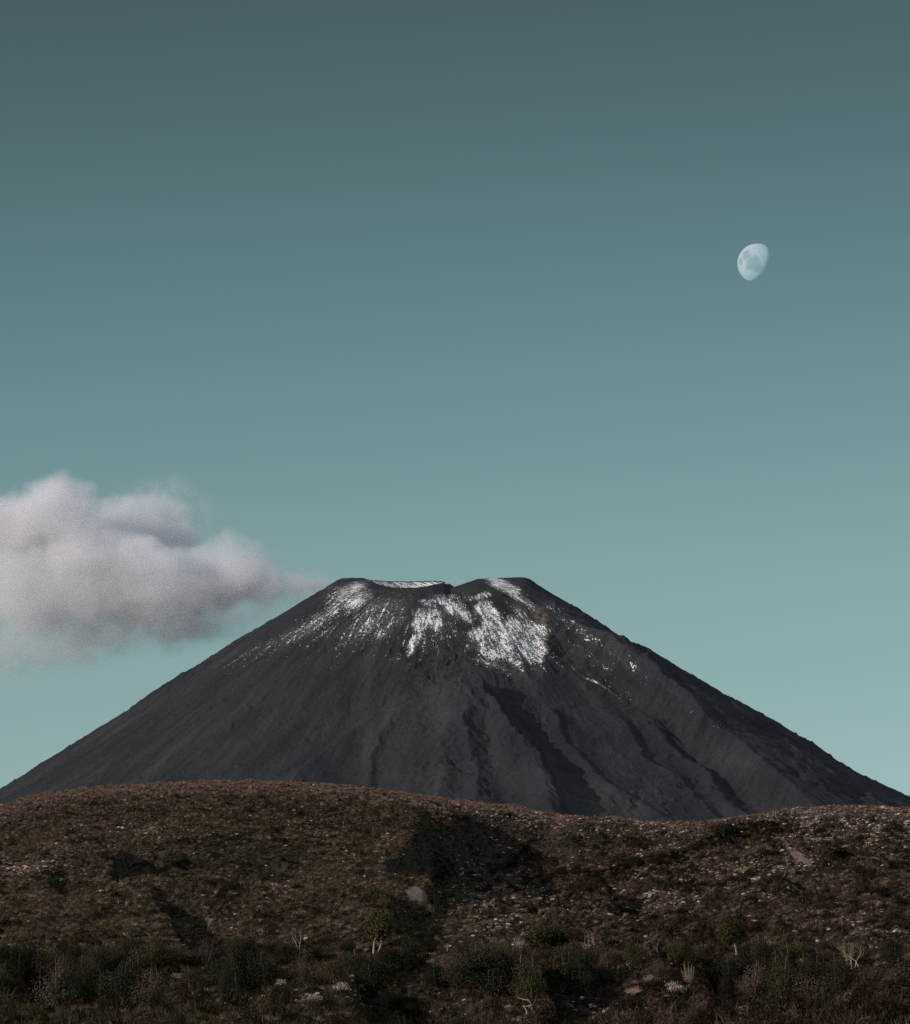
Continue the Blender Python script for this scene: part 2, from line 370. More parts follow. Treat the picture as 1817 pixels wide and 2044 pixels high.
def ground_h(x, y, fine=True):
    x = np.asarray(x, float); y = np.asarray(y, float)
    a = x / np.maximum(y, 1.0) * cp
    c = np.interp(a, cra, crp)
    s = (y - D0) / (DC - D0)
    g = np.where(s < 0, s * GEXP, 1 - np.clip(1 - s, 0, 2) ** GEXP)
    py = 2100 + (c - 2100) * g
    z = y * tan_el(py)
    near = -5.4 + 0 * z
    z = np.where(s < 0, near + (z - near) * sstep(-0.25, 0, s), z)
    zc_ = DC * tan_el(c)
    back = zc_ + (y - DC) * 0.03 - 0.00035 * (y - DC) ** 2
    z = np.where(s > 1, np.where(y < 1250, back, 0), z)
    zb = DC * tan_el(c) + 450 * .03 - .00035 * 450 ** 2
    z = np.where(y >= 1250, -30 + (zb + 30) * np.exp(-(y - 1250) / 150), z)
    act = sstep(-0.15, 0.02, s) * (1 - sstep(0.92, 1.0, s))
    dz = 0
    wobx = 2.6 * fbm(x / 14, y / 22, 3, 75)
    for gd, gx, wl, wr, dep in GP:
        xc = np.interp(y, gd, gx); d = x - xc + 0.55 * wobx
        p = np.where(d < wl, d / wl, 1 - (d - wl) / wr); p = np.clip(p, 0, 1)
        L = 9.0
        env = sstep(gd[0] - L, gd[0] + 12, y) * (1 - sstep(gd[-1] - 4, gd[-1] + L, y))
        dz = np.minimum(dz, -dep * p * env)
    hum = 2.4 * fbm(x / 34, y / 60, 3, 71) + 1.9 * fbm(x / 9 + 3, y / 18, 3, 72) * (0.6 + 0.8 * sstep(-10, 20, x))
    hum = hum * (0.35 + 0.65 * sstep(1.0, 0.8, s))
    z = z + act * dz + hum * sstep(-0.2, 0.1, s) * (1 - sstep(0.9, 1.0, s))
    if fine: z = z + (0.85 * fbm(x / 3.2, y / 3.2, 3, 73)) * (s < 1.6)
    return z
az = np.concatenate([np.linspace(-1.1, -0.16, 30)[:-1], np.linspace(-0.16, 0.16, 900), np.linspace(0.16, 1.1, 30)[1:]])
dd = np.concatenate([np.geomspace(3, 270, 40)[:-1], np.arange(270, 860, 0.8), np.linspace(861, 1300, 60), np.geomspace(1320, 90000, 60)])
AZ, DD = np.meshgrid(az, dd, indexing='ij')
GX = DD * np.tan(AZ); GY = DD + 0 * AZ
GZ = ground_h(GX, GY)
verts = np.stack([GX, GY, GZ], -1).reshape(-1, 3)
me = mesh_np('ground', verts, grid_faces(len(az), len(dd)))
GPX, GPY = project(GX, GY, GZ)
SOIL = [(832,1786,20,12,30,1.0),(1597,1712,26,7,38,1.0),(1570,1690,14,5,50,.8),(300,1712,60,6,0,.35),(400,2010,90,16,0,.3),(640,2010,60,16,0,.4),(1180,2030,90,12,0,.35)]
def blobs(PXa, PYa, L):
    out = 0 * PXa
    for px, py, sx, sy, ang, am in L:
        a = math.radians(ang); dx = PXa - px; dy = PYa - py
        u = dx * math.cos(a) + dy * math.sin(a); v = -dx * math.sin(a) + dy * math.cos(a)
        out = np.maximum(out, am * np.exp(-0.5 * ((u / sx) ** 2 + (v / sy) ** 2)))
    return out
soil = blobs(GPX, GPY, SOIL) * (GY > 280) * (GY < 860)
add_attr(me, 'soil', 'FLOAT', soil, 'value')
m, nt = new_mat('heath soil'); K = N(nt)
geo = K.n('ShaderNodeNewGeometry').outputs['Position']
n1 = K.noise(geo, 0.12, 5, 0.65); n2 = K.noise(geo, 1.6, 6, 0.7)
c = K.ramp(n1, [(0.3, (0.020, 0.017, 0.011)), (0.55, (0.034, 0.026, 0.018)), (0.75, (0.05, 0.036, 0.026))])
c = K.mix(1.0, c, K.ramp(n2, [(0.3, (0.4, 0.4, 0.4)), (0.7, (1.5, 1.5, 1.5))]), 'MULTIPLY')
sm = K.mr(K.math('ADD', K.attr('soil'), K.math('MULTIPLY', K.noise(geo, 0.9, 4), 0.5)), 0.62, 0.85)
c = K.mix(sm, c, (0.15, 0.105, 0.085, 1))
rough_surface(nt, K, c, n2, 0.8, 0.3)
tag(obj('ground', me, m), kind='structure')

def ground_hit(px, py, lo=275.0, hi=840.0):
    Y = np.arange(lo, hi, 0.5); a, f, u = ray(px, py)
    X = a / f * Y; Zr = u / f * Y
    hit = np.nonzero(ground_h(X, Y) > Zr)[0]
    if len(hit) == 0: return None
    k = hit[0]; return float(X[k]), float(Y[k]), float(ground_h(X[k], Y[k]))

# ------------------------------------------------------------------ vegetation building blocks
class MB:
    def __init__(s): s.v = []; s.f = []
    def quad(s, a, b, c, d):
        n = len(s.v); s.v += [tuple(a), tuple(b), tuple(c), tuple(d)]; s.f.append((n, n + 1, n + 2, n + 3))
    def leaf(s, p, size, nrm=None, up=None, asp=0.5):
        n = Vector(nrm) if nrm is not None else Vector((random.gauss(0, 1), random.gauss(0, 1), random.gauss(0, 1)))
        n.normalize(); t = n.orthogonal().normalized(); t.rotate(Matrix.Rotation(random.uniform(0, 6.28), 3, n))
        b = n.cross(t); p = Vector(p)
        s.quad(p - t * size * .5, p - b * size * asp * .5 + n * size * .08, p + t * size * .5, p + b * size * asp * .5 + n * size * .08)
    def blade(s, p, d, ln, wd, bend=0.3):
        p = Vector(p); d = Vector(d).normalized(); sd_ = d.cross(Vector((0, 0, 1)))
        if sd_.length < 1e-3: sd_ = Vector((1, 0, 0))
        sd_.rotate(Matrix.Rotation(random.uniform(0, 3.1), 3, d)); sd_.normalize(); sd_ *= wd * .5
        m_ = p + d * ln * .55; e = p + d * ln + Vector((d.x, d.y, -0.6)) * ln * bend * .5
        n = len(s.v)
        s.v += [tuple(p - sd_), tuple(p + sd_), tuple(m_ + sd_ * .8), tuple(m_ - sd_ * .8), tuple(e + sd_ * .15), tuple(e - sd_ * .15)]
        s.f += [(n, n + 1, n + 2, n + 3), (n + 3, n + 2, n + 4, n + 5)]
    def tube(s, pts, rad, sides=5):
        pts = [Vector(p) for p in pts]; n0 = len(s.v)
        for i, p in enumerate(pts):
            d = (pts[min(i + 1, len(pts) - 1)] - pts[max(i - 1, 0)]).normalized()
            t = d.orthogonal().normalized(); b = d.cross(t)
            for k_ in range(sides):
                a = k_ * 2 * math.pi / sides; s.v.append(tuple(p + (t * math.cos(a) + b * math.sin(a)) * rad[i]))
        for i in range(len(pts) - 1):
            for k_ in range(sides):
                a = n0 + i * sides + k_; b_ = n0 + i * sides + (k_ + 1) % sides
                s.f.append((a, b_, b_ + sides, a + sides))
    def mesh(s, name, smooth=False):
        me = bpy.data.meshes.new(name); me.from_pydata(s.v, [], s.f); me.update()
        if smooth: me.polygons.foreach_set('use_smooth', [True] * len(me.polygons))
        return me

def plant_mat(name, cols, attr_tint=False, trans=0.25, vscale=1.2):
    m, nt = new_mat(name); K = N(nt)
    oi = K.n('ShaderNodeObjectInfo').outputs['Random']
    geo = K.n('ShaderNodeNewGeometry')
    v = K.math('ADD', K.math('MULTIPLY', K.noise(geo.outputs['Position'], vscale, 3), 0.8), K.math('MULTIPLY', K.math('ADD', oi, geo.outputs['Random Per Island']), 0.3))
    c = K.ramp(K.math('SUBTRACT', v, 0.12), cols)
    if attr_tint: c = K.mix(1.0, c, K.attr('tint', 'INSTANCER', 'Color'), 'MULTIPLY')
    d = K.n('ShaderNodeBsdfDiffuse'); K.set(d.inputs[0], c); d.inputs['Roughness'].default_value = 0.6
    t = K.n('ShaderNodeBsdfTranslucent'); K.set(t.inputs[0], c)
    mx = K.n('ShaderNodeMixShader'); mx.inputs[0].default_value = trans
    K.set(mx.inputs[1], d.outputs[0]); K.set(mx.inputs[2], t.outputs[0])
    o = K.n('ShaderNodeOutputMaterial'); K.set(o.inputs[0], mx.outputs[0])
    return m
M_heath = plant_mat('heath leaves', [(0.25, (0.026, 0.023, 0.018)), (0.5, (0.056, 0.047, 0.036)), (0.78, (0.185, 0.145, 0.113))], True)
M_grass = plant_mat('dry tussock', [(0.2, (0.13, 0.082, 0.064)), (0.5, (0.25, 0.165, 0.13)), (0.8, (0.42, 0.29, 0.23))], True, 0.3)
M_stone = plant_mat('pale lichen stone', [(0.2, (0.12, 0.094, 0.078)), (0.5, (0.25, 0.197, 0.163)), (0.8, (0.46, 0.37, 0.305))], True, 0.0)

protos = bpy.data.collections.new('ground_cover_sources')
def proto_coll(name, meshes, mat):
    c = bpy.data.collections.new(name)
    for me in meshes:
        me.materials.append(mat); o = bpy.data.objects.new(me.name, me); c.objects.link(o)
    return c
def heath_clump(k):
    b = MB()
    for _ in range(110):
        a = random.uniform(0, 6.28); u = random.random() ** 0.5; rr_ = u * 0.5
        hgt = 0.31 * math.sqrt(max(0, 1 - u * u)) * random.uniform(0.55, 1.12)
        b.leaf((rr_ * math.cos(a), rr_ * math.sin(a), hgt + 0.02), random.uniform(.09, .2), (math.cos(a) * u, math.sin(a) * u, .7 + random.uniform(-.5, .5)))
    for _ in range(10):
        a = random.uniform(0, 6.28); q = random.uniform(0, .35)
        b.blade((q * math.cos(a), q * math.sin(a), .2), (random.gauss(0, .35), random.gauss(0, .35), 1), random.uniform(.25, .5), .03)
    return b.mesh('heath_clump')
def grass_clump(k):
    b = MB()
    for _ in range(46):
        a = random.uniform(0, 6.28); q = random.uniform(0, .12)
        b.blade((q * math.cos(a), q * math.sin(a), 0), (math.cos(a) * random.uniform(.05, .7), math.sin(a) * random.uniform(.05, .7), 1), random.uniform(.35, .75), .035, .5)
    return b.mesh('grass_clump')
def stone_mesh(k):
    import bmesh
    bm = bmesh.new(); bmesh.ops.create_icosphere(bm, subdivisions=2, radius=0.5)
    ox, oy = random.uniform(0, 90), random.uniform(0, 90)
    for v in bm.verts:
        q = 1 + 0.5 * float(gnoise(np.array([v.co.x * 2.2 + ox]), np.array([v.co.y * 2.2 + v.co.z * 1.7 + oy]), 3)[0])
        v.co = Vector((v.co.x * 1.1, v.co.y * .8, max(-.15, v.co.z * .45))) * q
    me = bpy.data.meshes.new('stone'); bm.to_mesh(me); bm.free(); return me
C_heath = proto_coll('heath_sources', [heath_clump(i) for i in range(6)], M_heath)
C_grass = proto_coll('grass_sources', [grass_clump(i) for i in range(5)], M_grass)
C_stone = proto_coll('stone_sources', [stone_mesh(i) for i in range(5)], M_stone)

def scatter(name, P, scale, tint, coll):
    n = len(P)
    me = bpy.data.meshes.new(name); me.vertices.add(n); me.vertices.foreach_set('co', np.asarray(P, dtype=np.float32).ravel())
    add_attr(me, 'scl', 'FLOAT_VECTOR', scale, 'vector')
    add_attr(me, 'rot', 'FLOAT_VECTOR', np.stack([rng.normal(0, .12, n), rng.normal(0, .12, n), rng.uniform(0, 6.28, n)], -1), 'vector')
    add_attr(me, 'tint', 'FLOAT_VECTOR', tint, 'vector')
    o = obj(name, me)
    g = bpy.data.node_groups.new(name + '_nodes', 'GeometryNodeTree')
    g.interface.new_socket('Geometry', in_out='INPUT', socket_type='NodeSocketGeometry')
    g.interface.new_socket('Geometry', in_out='OUTPUT', socket_type='NodeSocketGeometry')
    gi = g.nodes.new('NodeGroupInput'); go = g.nodes.new('NodeGroupOutput')
    ci = g.nodes.new('GeometryNodeCollectionInfo'); ci.inputs[0].default_value = coll; ci.inputs['Separate Children'].default_value = True; ci.inputs['Reset Children'].default_value = True
    ip = g.nodes.new('GeometryNodeInstanceOnPoints'); ip.inputs['Pick Instance'].default_value = True
    mp = g.nodes.new('GeometryNodeMeshToPoints')
    def na(nm):
        a = g.nodes.new('GeometryNodeInputNamedAttribute'); a.data_type = 'FLOAT_VECTOR'; a.inputs['Name'].default_value = nm; return a.outputs[0]
    g.links.new(gi.outputs[0], mp.inputs[0]); g.links.new(mp.outputs[0], ip.inputs['Points'])
    g.links.new(ci.outputs[0], ip.inputs['Instance'])
    er = g.nodes.new('FunctionNodeEulerToRotation'); g.links.new(na('rot'), er.inputs[0]); g.links.new(er.outputs[0], ip.inputs['Rotation'])
    g.links.new(na('scl'), ip.inputs['Scale'])
    g.links.new(ip.outputs[0], go.inputs[0])
    md = o.modifiers.new('scatter', 'NODES'); md.node_group = g
    return tag(o, kind='stuff')

def sample_points(n, dlo, dhi, margin=6):
    D = dlo + (dhi - dlo) * rng.random(n) ** 0.85
    x = (rng.random(n) * 2 - 1) * (0.1095 * D + margin)
    return x, D
PALE = [(1080,1645,60,16,10,1),(1010,1680,50,16,-30,1),(960,1720,60,22,-30,.95),(1250,1655,120,14,5,.8),(1330,1690,60,8,-8,.5),(1640,1640,110,22,5,1),(1780,1650,70,34,0,.9),(1620,1670,60,22,0,.8),(1320,1800,60,22,-15,1),
        (980,1790,70,22,-25,.85),(1060,1800,50,16,-20,.8),(1420,1760,90,18,8,.75),(1520,1740,90,24,0,.7),(1560,1790,60,14,0,.6),(40,1730,60,14,0,.7),(360,1705,50,6,0,.6),(300,1660,60,6,0,.35),(560,1765,50,6,0,.4),
        (1000,1860,70,18,0,.4),(1790,1880,30,20,30,1),(1680,1850,80,14,10,.4),(640,1990,120,14,0,.45),(1150,2020,160,14,0,.45),(1230,1710,60,12,0,.5),(1480,1680,60,14,0,.5),(860,1700,26,6,-40,.3),(560,2000,60,12,0,.5)]
NH = 430000
x, y = sample_points(NH, 296, 835); z = ground_h(x, y)
ppx, ppy = project(x, y, z)
so_ = blobs(ppx, ppy, SOIL[:3])
# where the ground is greener (left hill) or browner / paler (right hill)
patch = fbm(x / 11, y / 18, 4, 301); patch2 = fbm(x / 4, y / 7, 3, 302)
right = sstep(-4, 14, x + (y - 600) * 0.02 + 6 * fbm(x / 20, y / 40, 3, 303))
crest = sstep(28, 8, ppy - np.interp((ppx - W / 2) / FPX, cra, crp) + 14 * patch2)
tint = np.stack([0.96 + .02 * right + .40 * patch2, 0.93 - .08 * right + .40 * patch2, 0.66 + .08 * right + .32 * patch2], -1)
tint = np.clip(tint, 0.3, 2) * np.exp(rng.normal(0, .28 + .22 * right, NH))[:, None]
SHADE_VEG = [(1500,1656,75,15,0,1),(1405,1688,70,9,-24,1),(1265,1727,70,8,-14,.9),(1200,1745,40,8,-10,.8),(320,1728,95,11,2,.9),(540,1722,80,9,0,.7),(380,1680,110,7,-6,.6),(1370,1770,60,10,0,.6),(900,1612,110,5,9,.8),(780,1592,80,4,9,.7)]  # bands of darker plants, with bank shade painted into the heath tint
dk = sstep(.25, .7, blobs(ppx, ppy, SHADE_VEG) + .25 * patch2)
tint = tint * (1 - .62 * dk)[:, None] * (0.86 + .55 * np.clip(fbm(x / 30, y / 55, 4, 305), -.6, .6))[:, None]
pz = (1 - dk) * blobs(ppx, ppy, PALE) * sstep(-.25, .2, fbm(x / 2.6, y / 4.5, 3, 321))
keep = (so_ < .5) & (rng.random(NH) > .62 * pz)
sc1 = rng.uniform(.36, .80, NH) * (1 + .35 * sstep(520, 330, y)) * (1 + .5 * np.clip(patch, -1, 1)) * (1 - .45 * crest)
P = np.stack([x, y, z - .04], -1)
sc1 = sc1 * (1 - .35 * pz) * (1 - .3 * crest)
bigc = rng.random(NH) < (.008 + .03 * right + .03 * sstep(450, 380, y)) + .05 * (patch > .15) * right; sc1 = sc1 * np.where(bigc, rng.uniform(1.8, 3.2, NH), 1.0); tint = tint * np.where(bigc, .5, 1.0)[:, None]
scl = np.stack([sc1, sc1, sc1 * rng.uniform(.8, 1.5, NH)], -1)
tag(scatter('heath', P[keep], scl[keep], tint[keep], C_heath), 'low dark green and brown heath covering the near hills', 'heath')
# dry grass: dense along the left crest, scattered elsewhere
NG = 330000
x, y = sample_points(NG, 296, 835); z = ground_h(x, y); ppx, ppy = project(x, y, z)
dcr = ppy - np.interp((ppx - W / 2) / FPX, cra, crp)
p2 = fbm(x / 5, y / 9, 3, 311); p3 = fbm(x / 16, y / 26, 3, 312)
lft = sstep(1100, 900, ppx)
prob = 0.13 + 0.40 * sstep(0.0, .5, p2 + .6 * p3) + lft * 0.95 * sstep(24, 8, dcr + 30 * p2) + .16 * sstep(330, 120, ppx) * sstep(1790, 1740, ppy) + .25 * (1 - lft) * sstep(20, 4, dcr)
prob *= np.where(blobs(ppx, ppy, SOIL[:3]) > .5, .1, 1) * (1 - .8 * sstep(.3, .7, blobs(ppx, ppy, SHADE_VEG)))
keep = rng.random(NG) < prob
x, y, z = x[keep], y[keep], z[keep]; n = len(x); s1 = rng.uniform(.4, 1.0, n)
q = (.35 + 1.1 * rng.random(n) ** 1.5)[:, None]
tn = np.concatenate([q, q * .98, q * .95], 1)
scatter_g = scatter('dry_grass', np.stack([x, y, z], -1), np.stack([s1, s1, s1], -1), tn, C_grass)
tag(scatter_g, 'reddish dry grass along the crest and dotted over the hills', 'grass')
# pale stones / lichen on the right-hand slopes
NS = 480000
x, y = sample_points(NS, 340, 832); z = ground_h(x, y); ppx, ppy = project(x, y, z)
pr = (1 - .95 * sstep(.3, .7, blobs(ppx, ppy, SHADE_VEG + [(890,1680,70,36,-30,1),(840,1850,50,40,0,1),(1235,1810,26,40,0,1),(360,1835,50,40,45,1)]))) * blobs(ppx, ppy, PALE) * sstep(-.15, .35, fbm(x / 2.6, y / 4.5, 3, 321)) * 1.3 + .010
keep = rng.random(NS) < pr
x, y, z = x[keep], y[keep], z[keep]; n = len(x); s1 = (.18 + .55 * rng.random(n) ** 2.6) * rng.uniform(.7, 1.1, n)
q = (.25 + 1.25 * rng.random(n) ** 1.6)[:, None] * np.array([[1, 1, 1]])
tag(scatter('pale_stones', np.stack([x, y, z + .10 + .14 * rng.random(n)], -1), np.stack([s1, s1, s1], -1), q, C_stone), 'pale lichen covered stones strewn over the right hand slopes', 'stones')

# ------------------------------------------------------------------ single shrubs and trees
M_bark = plant_mat('pale dead wood', [(0.2, (0.24, 0.18, 0.15)), (0.5, (0.40, 0.31, 0.26)), (0.8, (0.58, 0.47, 0.40))], False, 0.0, 4)
M_stem = plant_mat('brown stems', [(0.2, (0.10, 0.07, 0.055)), (0.5, (0.17, 0.12, 0.10)), (0.8, (0.27, 0.19, 0.16))], False, 0.0, 4)
M_olive = plant_mat('olive leaves', [(0.2, (0.022, 0.021, 0.012)), (0.5, (0.054, 0.049, 0.024)), (0.8, (0.12, 0.105, 0.048))])
M_dark = plant_mat('dark shrub leaves', [(0.2, (0.013, 0.014, 0.011)), (0.5, (0.028, 0.028, 0.019)), (0.8, (0.062, 0.056, 0.036))])
M_brown = plant_mat('brown shrub leaves', [(0.2, (0.036, 0.027, 0.022)), (0.5, (0.075, 0.056, 0.044)), (0.8, (0.16, 0.115, 0.09))])
M_grey = plant_mat('grey seed heads', [(0.2, (0.32, 0.26, 0.22)), (0.5, (0.52, 0.43, 0.37)), (0.8, (0.72, 0.62, 0.54))])
M_tan = plant_mat('tan tussock', [(0.2, (0.22, 0.155, 0.115)), (0.5, (0.40, 0.29, 0.21)), (0.8, (0.62, 0.47, 0.36))])

def branch_tree(b, p, d, ln, r, lv, ends, spread=.55, kids=2, sides=5):
    p = Vector(p); d = Vector(d).normalized(); pts = [p.copy()]; rad = [r]
    for i in range(3):
        d2 = (d + Vector((random.gauss(0, .13), random.gauss(0, .13), random.gauss(0.03, .08)))).normalized()
        p = p + d2 * ln / 3; pts.append(p.copy()); rad.append(r * (1 - .14 * (i + 1))); d = d2
    b.tube(pts, rad, sides)
    if lv == 0: ends.append(p); return
    for _ in range(kids + (random.random() < .4)):
        a = random.uniform(0, 6.28); t = d.orthogonal().normalized(); t.rotate(Matrix.Rotation(a, 3, d))
        branch_tree(b, p, d + t * spread * random.uniform(.6, 1.3) + Vector((0, 0, .12)), ln * random.uniform(.6, .85), rad[-1] * .75, lv - 1, ends, spread, kids, 4)

def foliage(centres, crad, n, leaf, flat=.7):
    b = MB()
    for _ in range(n):
        c = Vector(random.choice(centres)); v = Vector((random.gauss(0, 1), random.gauss(0, 1), random.gauss(0, 1))).normalized() * crad * random.random() ** .4
        v.z *= flat; b.leaf(c + v, random.uniform(.6, 1.4) * leaf, v + Vector((0, 0, crad * .5)) + Vector((random.gauss(0, .4), random.gauss(0, .4), random.gauss(0, .3))) * crad, asp=.55)
    return b
def dome_shrub(wd, ht, n, leaf, lobes=15):
    cs = []
    for _ in range(lobes):
        a = random.uniform(0, 6.28); u = random.uniform(0, .34) * wd
        cs.append((u * math.cos(a), u * math.sin(a), ht * random.uniform(.16, .78)))
    return foliage(cs, min(wd, ht * 1.4) * .26, n, leaf, .8), cs
KINDS = {}
def register(kind, parts, name): KINDS.setdefault(kind, []).append((parts, name))
def reg_shrub(kind, name, wd, ht, n, leaf, mat, twigs=6):
    fb, cs = dome_shrub(wd, ht, n, leaf)
    t = MB()
    for c in cs[:twigs]: 
        c = Vector(c); t.tube([(c.x * .04, c.y * .04, -.2), (c.x * .5, c.y * .5, c.z * .5), tuple(c * 1.02)], [.05, .035, .012], 4)
    for _ in range(twigs):
        c = Vector(random.choice(cs)); t.tube([(0, 0, -.1), (c.x * .5, c.y * .5, c.z * .45), tuple(c), tuple(c + Vector((random.gauss(0, .1), random.gauss(0, .1), .36 * ht)))], [.03, .024, .015, .006], 4)
    register(kind, [('foliage', fb.mesh('foliage'), mat), ('stems', t.mesh('stems'), M_stem)], name)
for i in range(4):
    reg_shrub('dark', 'shrub', 3.2, 2.6, 3800, .12, M_dark, 5)
    reg_shrub('brown', 'shrub', 2.8, 2.0, 2400, .10, M_brown, 9)
for i in range(3): reg_shrub('olive', 'shrub', 2.4, 2.0, 2400, .11, M_olive)
for i in range(3):                                  # pale seed-headed bush
    fb, cs = dome_shrub(2.0, 1.5, 700, .14); tb = MB()
    for c in cs:
        for _ in range(34):
            c_ = Vector(c) + Vector((random.gauss(0, .42), random.gauss(0, .42), random.gauss(.1, .12))); tb.blade(c_, (random.gauss(.3, .5), random.gauss(0, .5), .8), random.uniform(.2, .45), .05)
    nb = len(fb.f); o0 = len(fb.v); fb.v += tb.v; fb.f += [tuple(q_ + o0 for q_ in f_) for f_ in tb.f]
    fm = fb.mesh('pale_foliage'); fm.materials.append(M_brown); fm.materials.append(M_grey)
    fm.polygons.foreach_set('material_index', [0] * nb + [1] * (len(fb.f) - nb))
    register('grey', [(None, fm, None)], 'shrub')
for i in range(3):                                  # tussock
    b = MB()
    for _ in range(420):
        a = random.uniform(0, 6.28); q = random.uniform(0, .22); l = random.uniform(.05, 1.3)
        b.blade((q * math.cos(a), q * math.sin(a), 0), (math.cos(a) * l, math.sin(a) * l, 1), random.uniform(.6, 1.15), .03, .6)
    register('tussock', [(None, b.mesh('tussock'), M_tan)], 'tussock')
for i in range(3):                                  # thicket of thin bare upright stems
    b = MB()
    for _ in range(26):
        x0, y0 = random.gauss(0, .45), random.gauss(0, .3); lean = (random.gauss(x0 * .5, .12), random.gauss(0, .1), 1)
        hgt = random.uniform(1.3, 2.7); d = Vector(lean).normalized()
        p0 = Vector((x0, y0, -.1)); b.tube([p0, p0 + d * hgt * .5 + Vector((random.gauss(0, .05), 0, 0)), p0 + d * hgt], [.034, .028, .012], 4)
    register('stems', [(None, b.mesh('bare_stems'), M_bark)], 'bare_stems')
for i in range(3):                                  # dead branching tree
    b = MB(); e = []
    for s_ in range(2 + i % 2): branch_tree(b, (random.gauss(0, .3), random.gauss(0, .2), -.1), (random.gauss(0, .5), random.gauss(0, .3), 1), random.uniform(.6, .9), .034, 3, e, .6)
    register('dead', [(None, b.mesh('dead_tree'), M_bark)], 'dead_tree')
for i in range(3):                                  # small leafy tree with pale trunk
    b = MB(); e = []
    for s_ in range(2 + i % 2): branch_tree(b, ((s_ - .5) * .1, 0, -.1), (random.gauss((s_ - .5) * .6, .15), random.gauss(0, .15), 1), 0.62, .055, 2, e, .9)
    e2 = [tuple(v) for v in e] + [tuple(v * random.uniform(.72, .95)) for v in e]
    register('tree', [('trunk', b.mesh('trunk'), M_bark), ('crown', foliage(e2, .55, 3400, .12, .8).mesh('crown'), M_olive)], 'small_tree')
first_used = {}
KEEP = []
def place(kind, px, py, width_px, label, cat, group=None, i=None, hfac=1.0, rot=None, lo=275.0, squash=1.0):
    g = ground_hit(px, py, lo)
    if g is None: return None
    X, Y, Z_ = g
    L = KINDS[kind]; i = random.randrange(len(L)) if i is None else i
    parts, name = L[i]
    me0 = parts[0][1]
    key = (kind, i)
    if key not in first_used:
        xs = [v.co.x for p in parts for v in p[1].vertices]; first_used[key] = max(xs) - min(xs)
        for _, mm, mt in parts:
            if mt: mm.materials.append(mt)
    wm = width_px * Y / FPX; s = wm / first_used[key] * (1.2 if kind in ('grey', 'tussock', 'dead', 'stems', 'tree') else 1)
    if len(parts) == 1 and parts[0][0] is None:
        o = bpy.data.objects.new(name, me0)
    else:
        o = bpy.data.objects.new(name, None); o.empty_display_size = .3
        for pn, pm, _ in parts:
            c = bpy.data.objects.new(pn, pm); COL.objects.link(c); c.parent = o
    COL.objects.link(o); o.location = (X, Y, Z_ - .03 * s); o.rotation_euler = (0, 0, random.uniform(0, 6.28) if rot is None else rot)
    o.scale = (s, s, s * hfac)
    if not group: KEEP.append((px, py, width_px))
    return tag(o, label, cat, group)

# distinct plants
place('tree', 748, 1908, 60, 'small olive tree with a single pale trunk standing above the dark hollow', 'tree', i=0, rot=.2, hfac=1.1)
place('tree', 805, 1902, 62, 'wide crowned olive tree just right of the pale trunked tree', 'tree', i=1, rot=1.1)
place('tree', 1105, 1898, 92, 'broad dark olive tree right of the tall bare stems', 'tree', i=2, rot=.4, hfac=.75)
place('tree', 1471, 1906, 46, 'upright yellow green tree on the right of the lower bank', 'tree', i=0, rot=2.0, hfac=1.1)
place('tree', 1713, 1922, 66, 'flat topped olive tree behind the white dead branches', 'tree', i=1, rot=2.6, hfac=.9)
place('tree', 480, 1908, 60, 'leafy small tree with thin trunks left of the forked dead stems', 'tree', i=2, rot=3.4, hfac=.8)
place('dead', 1722, 1942, 54, 'white dead tree with forked branches at the lower right', 'tree', i=0, rot=.3)
place('dead', 1697, 1934, 38, 'smaller dead tree touching the left side of the white forked tree', 'tree', i=1, rot=1.3)
place('dead', 597, 1902, 30, 'pale forked dead stems between two olive trees', 'tree', i=2, rot=.8, hfac=1.2)
place('dead', 1185, 1908, 34, 'thin dead tree right of the broad olive tree', 'tree', i=1, rot=2.2)
place('dead', 1308, 1908, 30, 'low spiky dead tree midway along the right bank', 'tree', i=2, rot=2.2, hfac=.8)
place('dead', 672, 1902, 22, 'short grey dead tree left of the pale trunked olive tree', 'tree', i=0, rot=2.2)
place('dead', 712, 1901, 18, 'tiny pale dead tree close beside the pale trunked olive tree', 'tree', i=1, rot=.2)
place('dead', 417, 1862, 26, 'grey dead shrub skeleton at the edge of the left shadow', 'tree', i=2, rot=.2)
place('dead', 410, 1888, 22, 'pale dead branches on the left bank by the dark gully', 'tree', i=0, rot=1.2)
place('dead', 1651, 2034, 16, 'thin white dead stick at the bottom right', 'tree', i=1, rot=.4, hfac=1.5)
place('stems', 982, 1892, 30, 'wide thicket of pale bare stems on the bank', 'shrub', i=0, rot=.1)
place('stems', 1037, 1895, 26, 'tall thin bare stems right of the wide pale thicket', 'shrub', i=1, rot=.1, hfac=1.2)
place('stems', 1375, 1964, 24, 'tall reddish bare stems rising from the lower right hollow', 'shrub', i=2, rot=.1, hfac=1.7)
place('stems', 893, 1905, 16, 'narrow bundle of bare stems left of the wide pale thicket', 'shrub', i=1, rot=1.6, hfac=1.6)
place('stems', 1560, 1915, 20, 'small bare stems between yellow green tree and flat topped tree', 'shrub', i=0, rot=1.6)
place('stems', 1640, 1918, 22, 'bare leaning stems left of the flat topped olive tree', 'shrub', i=2, rot=.6)
place('grey', 680, 1985, 38, 'largest round pale headed bush at bottom centre left', 'shrub', i=0)
place('grey', 720, 1982, 26, 'pale headed bush just right of the largest pale bush', 'shrub', i=1)
place('grey', 625, 2003, 40, 'wide low pale bush below and left of the largest pale bush', 'shrub', i=2)
place('grey', 560, 1972, 26, 'small pale headed bush left of the low pale bush', 'shrub', i=1)
place('grey', 591, 1972, 18, 'smallest pale headed bush in the row at bottom left of centre', 'shrub', i=0)
place('grey', 352, 1958, 30, 'very pale bush top at the edge of the left hollow', 'shrub', i=2)
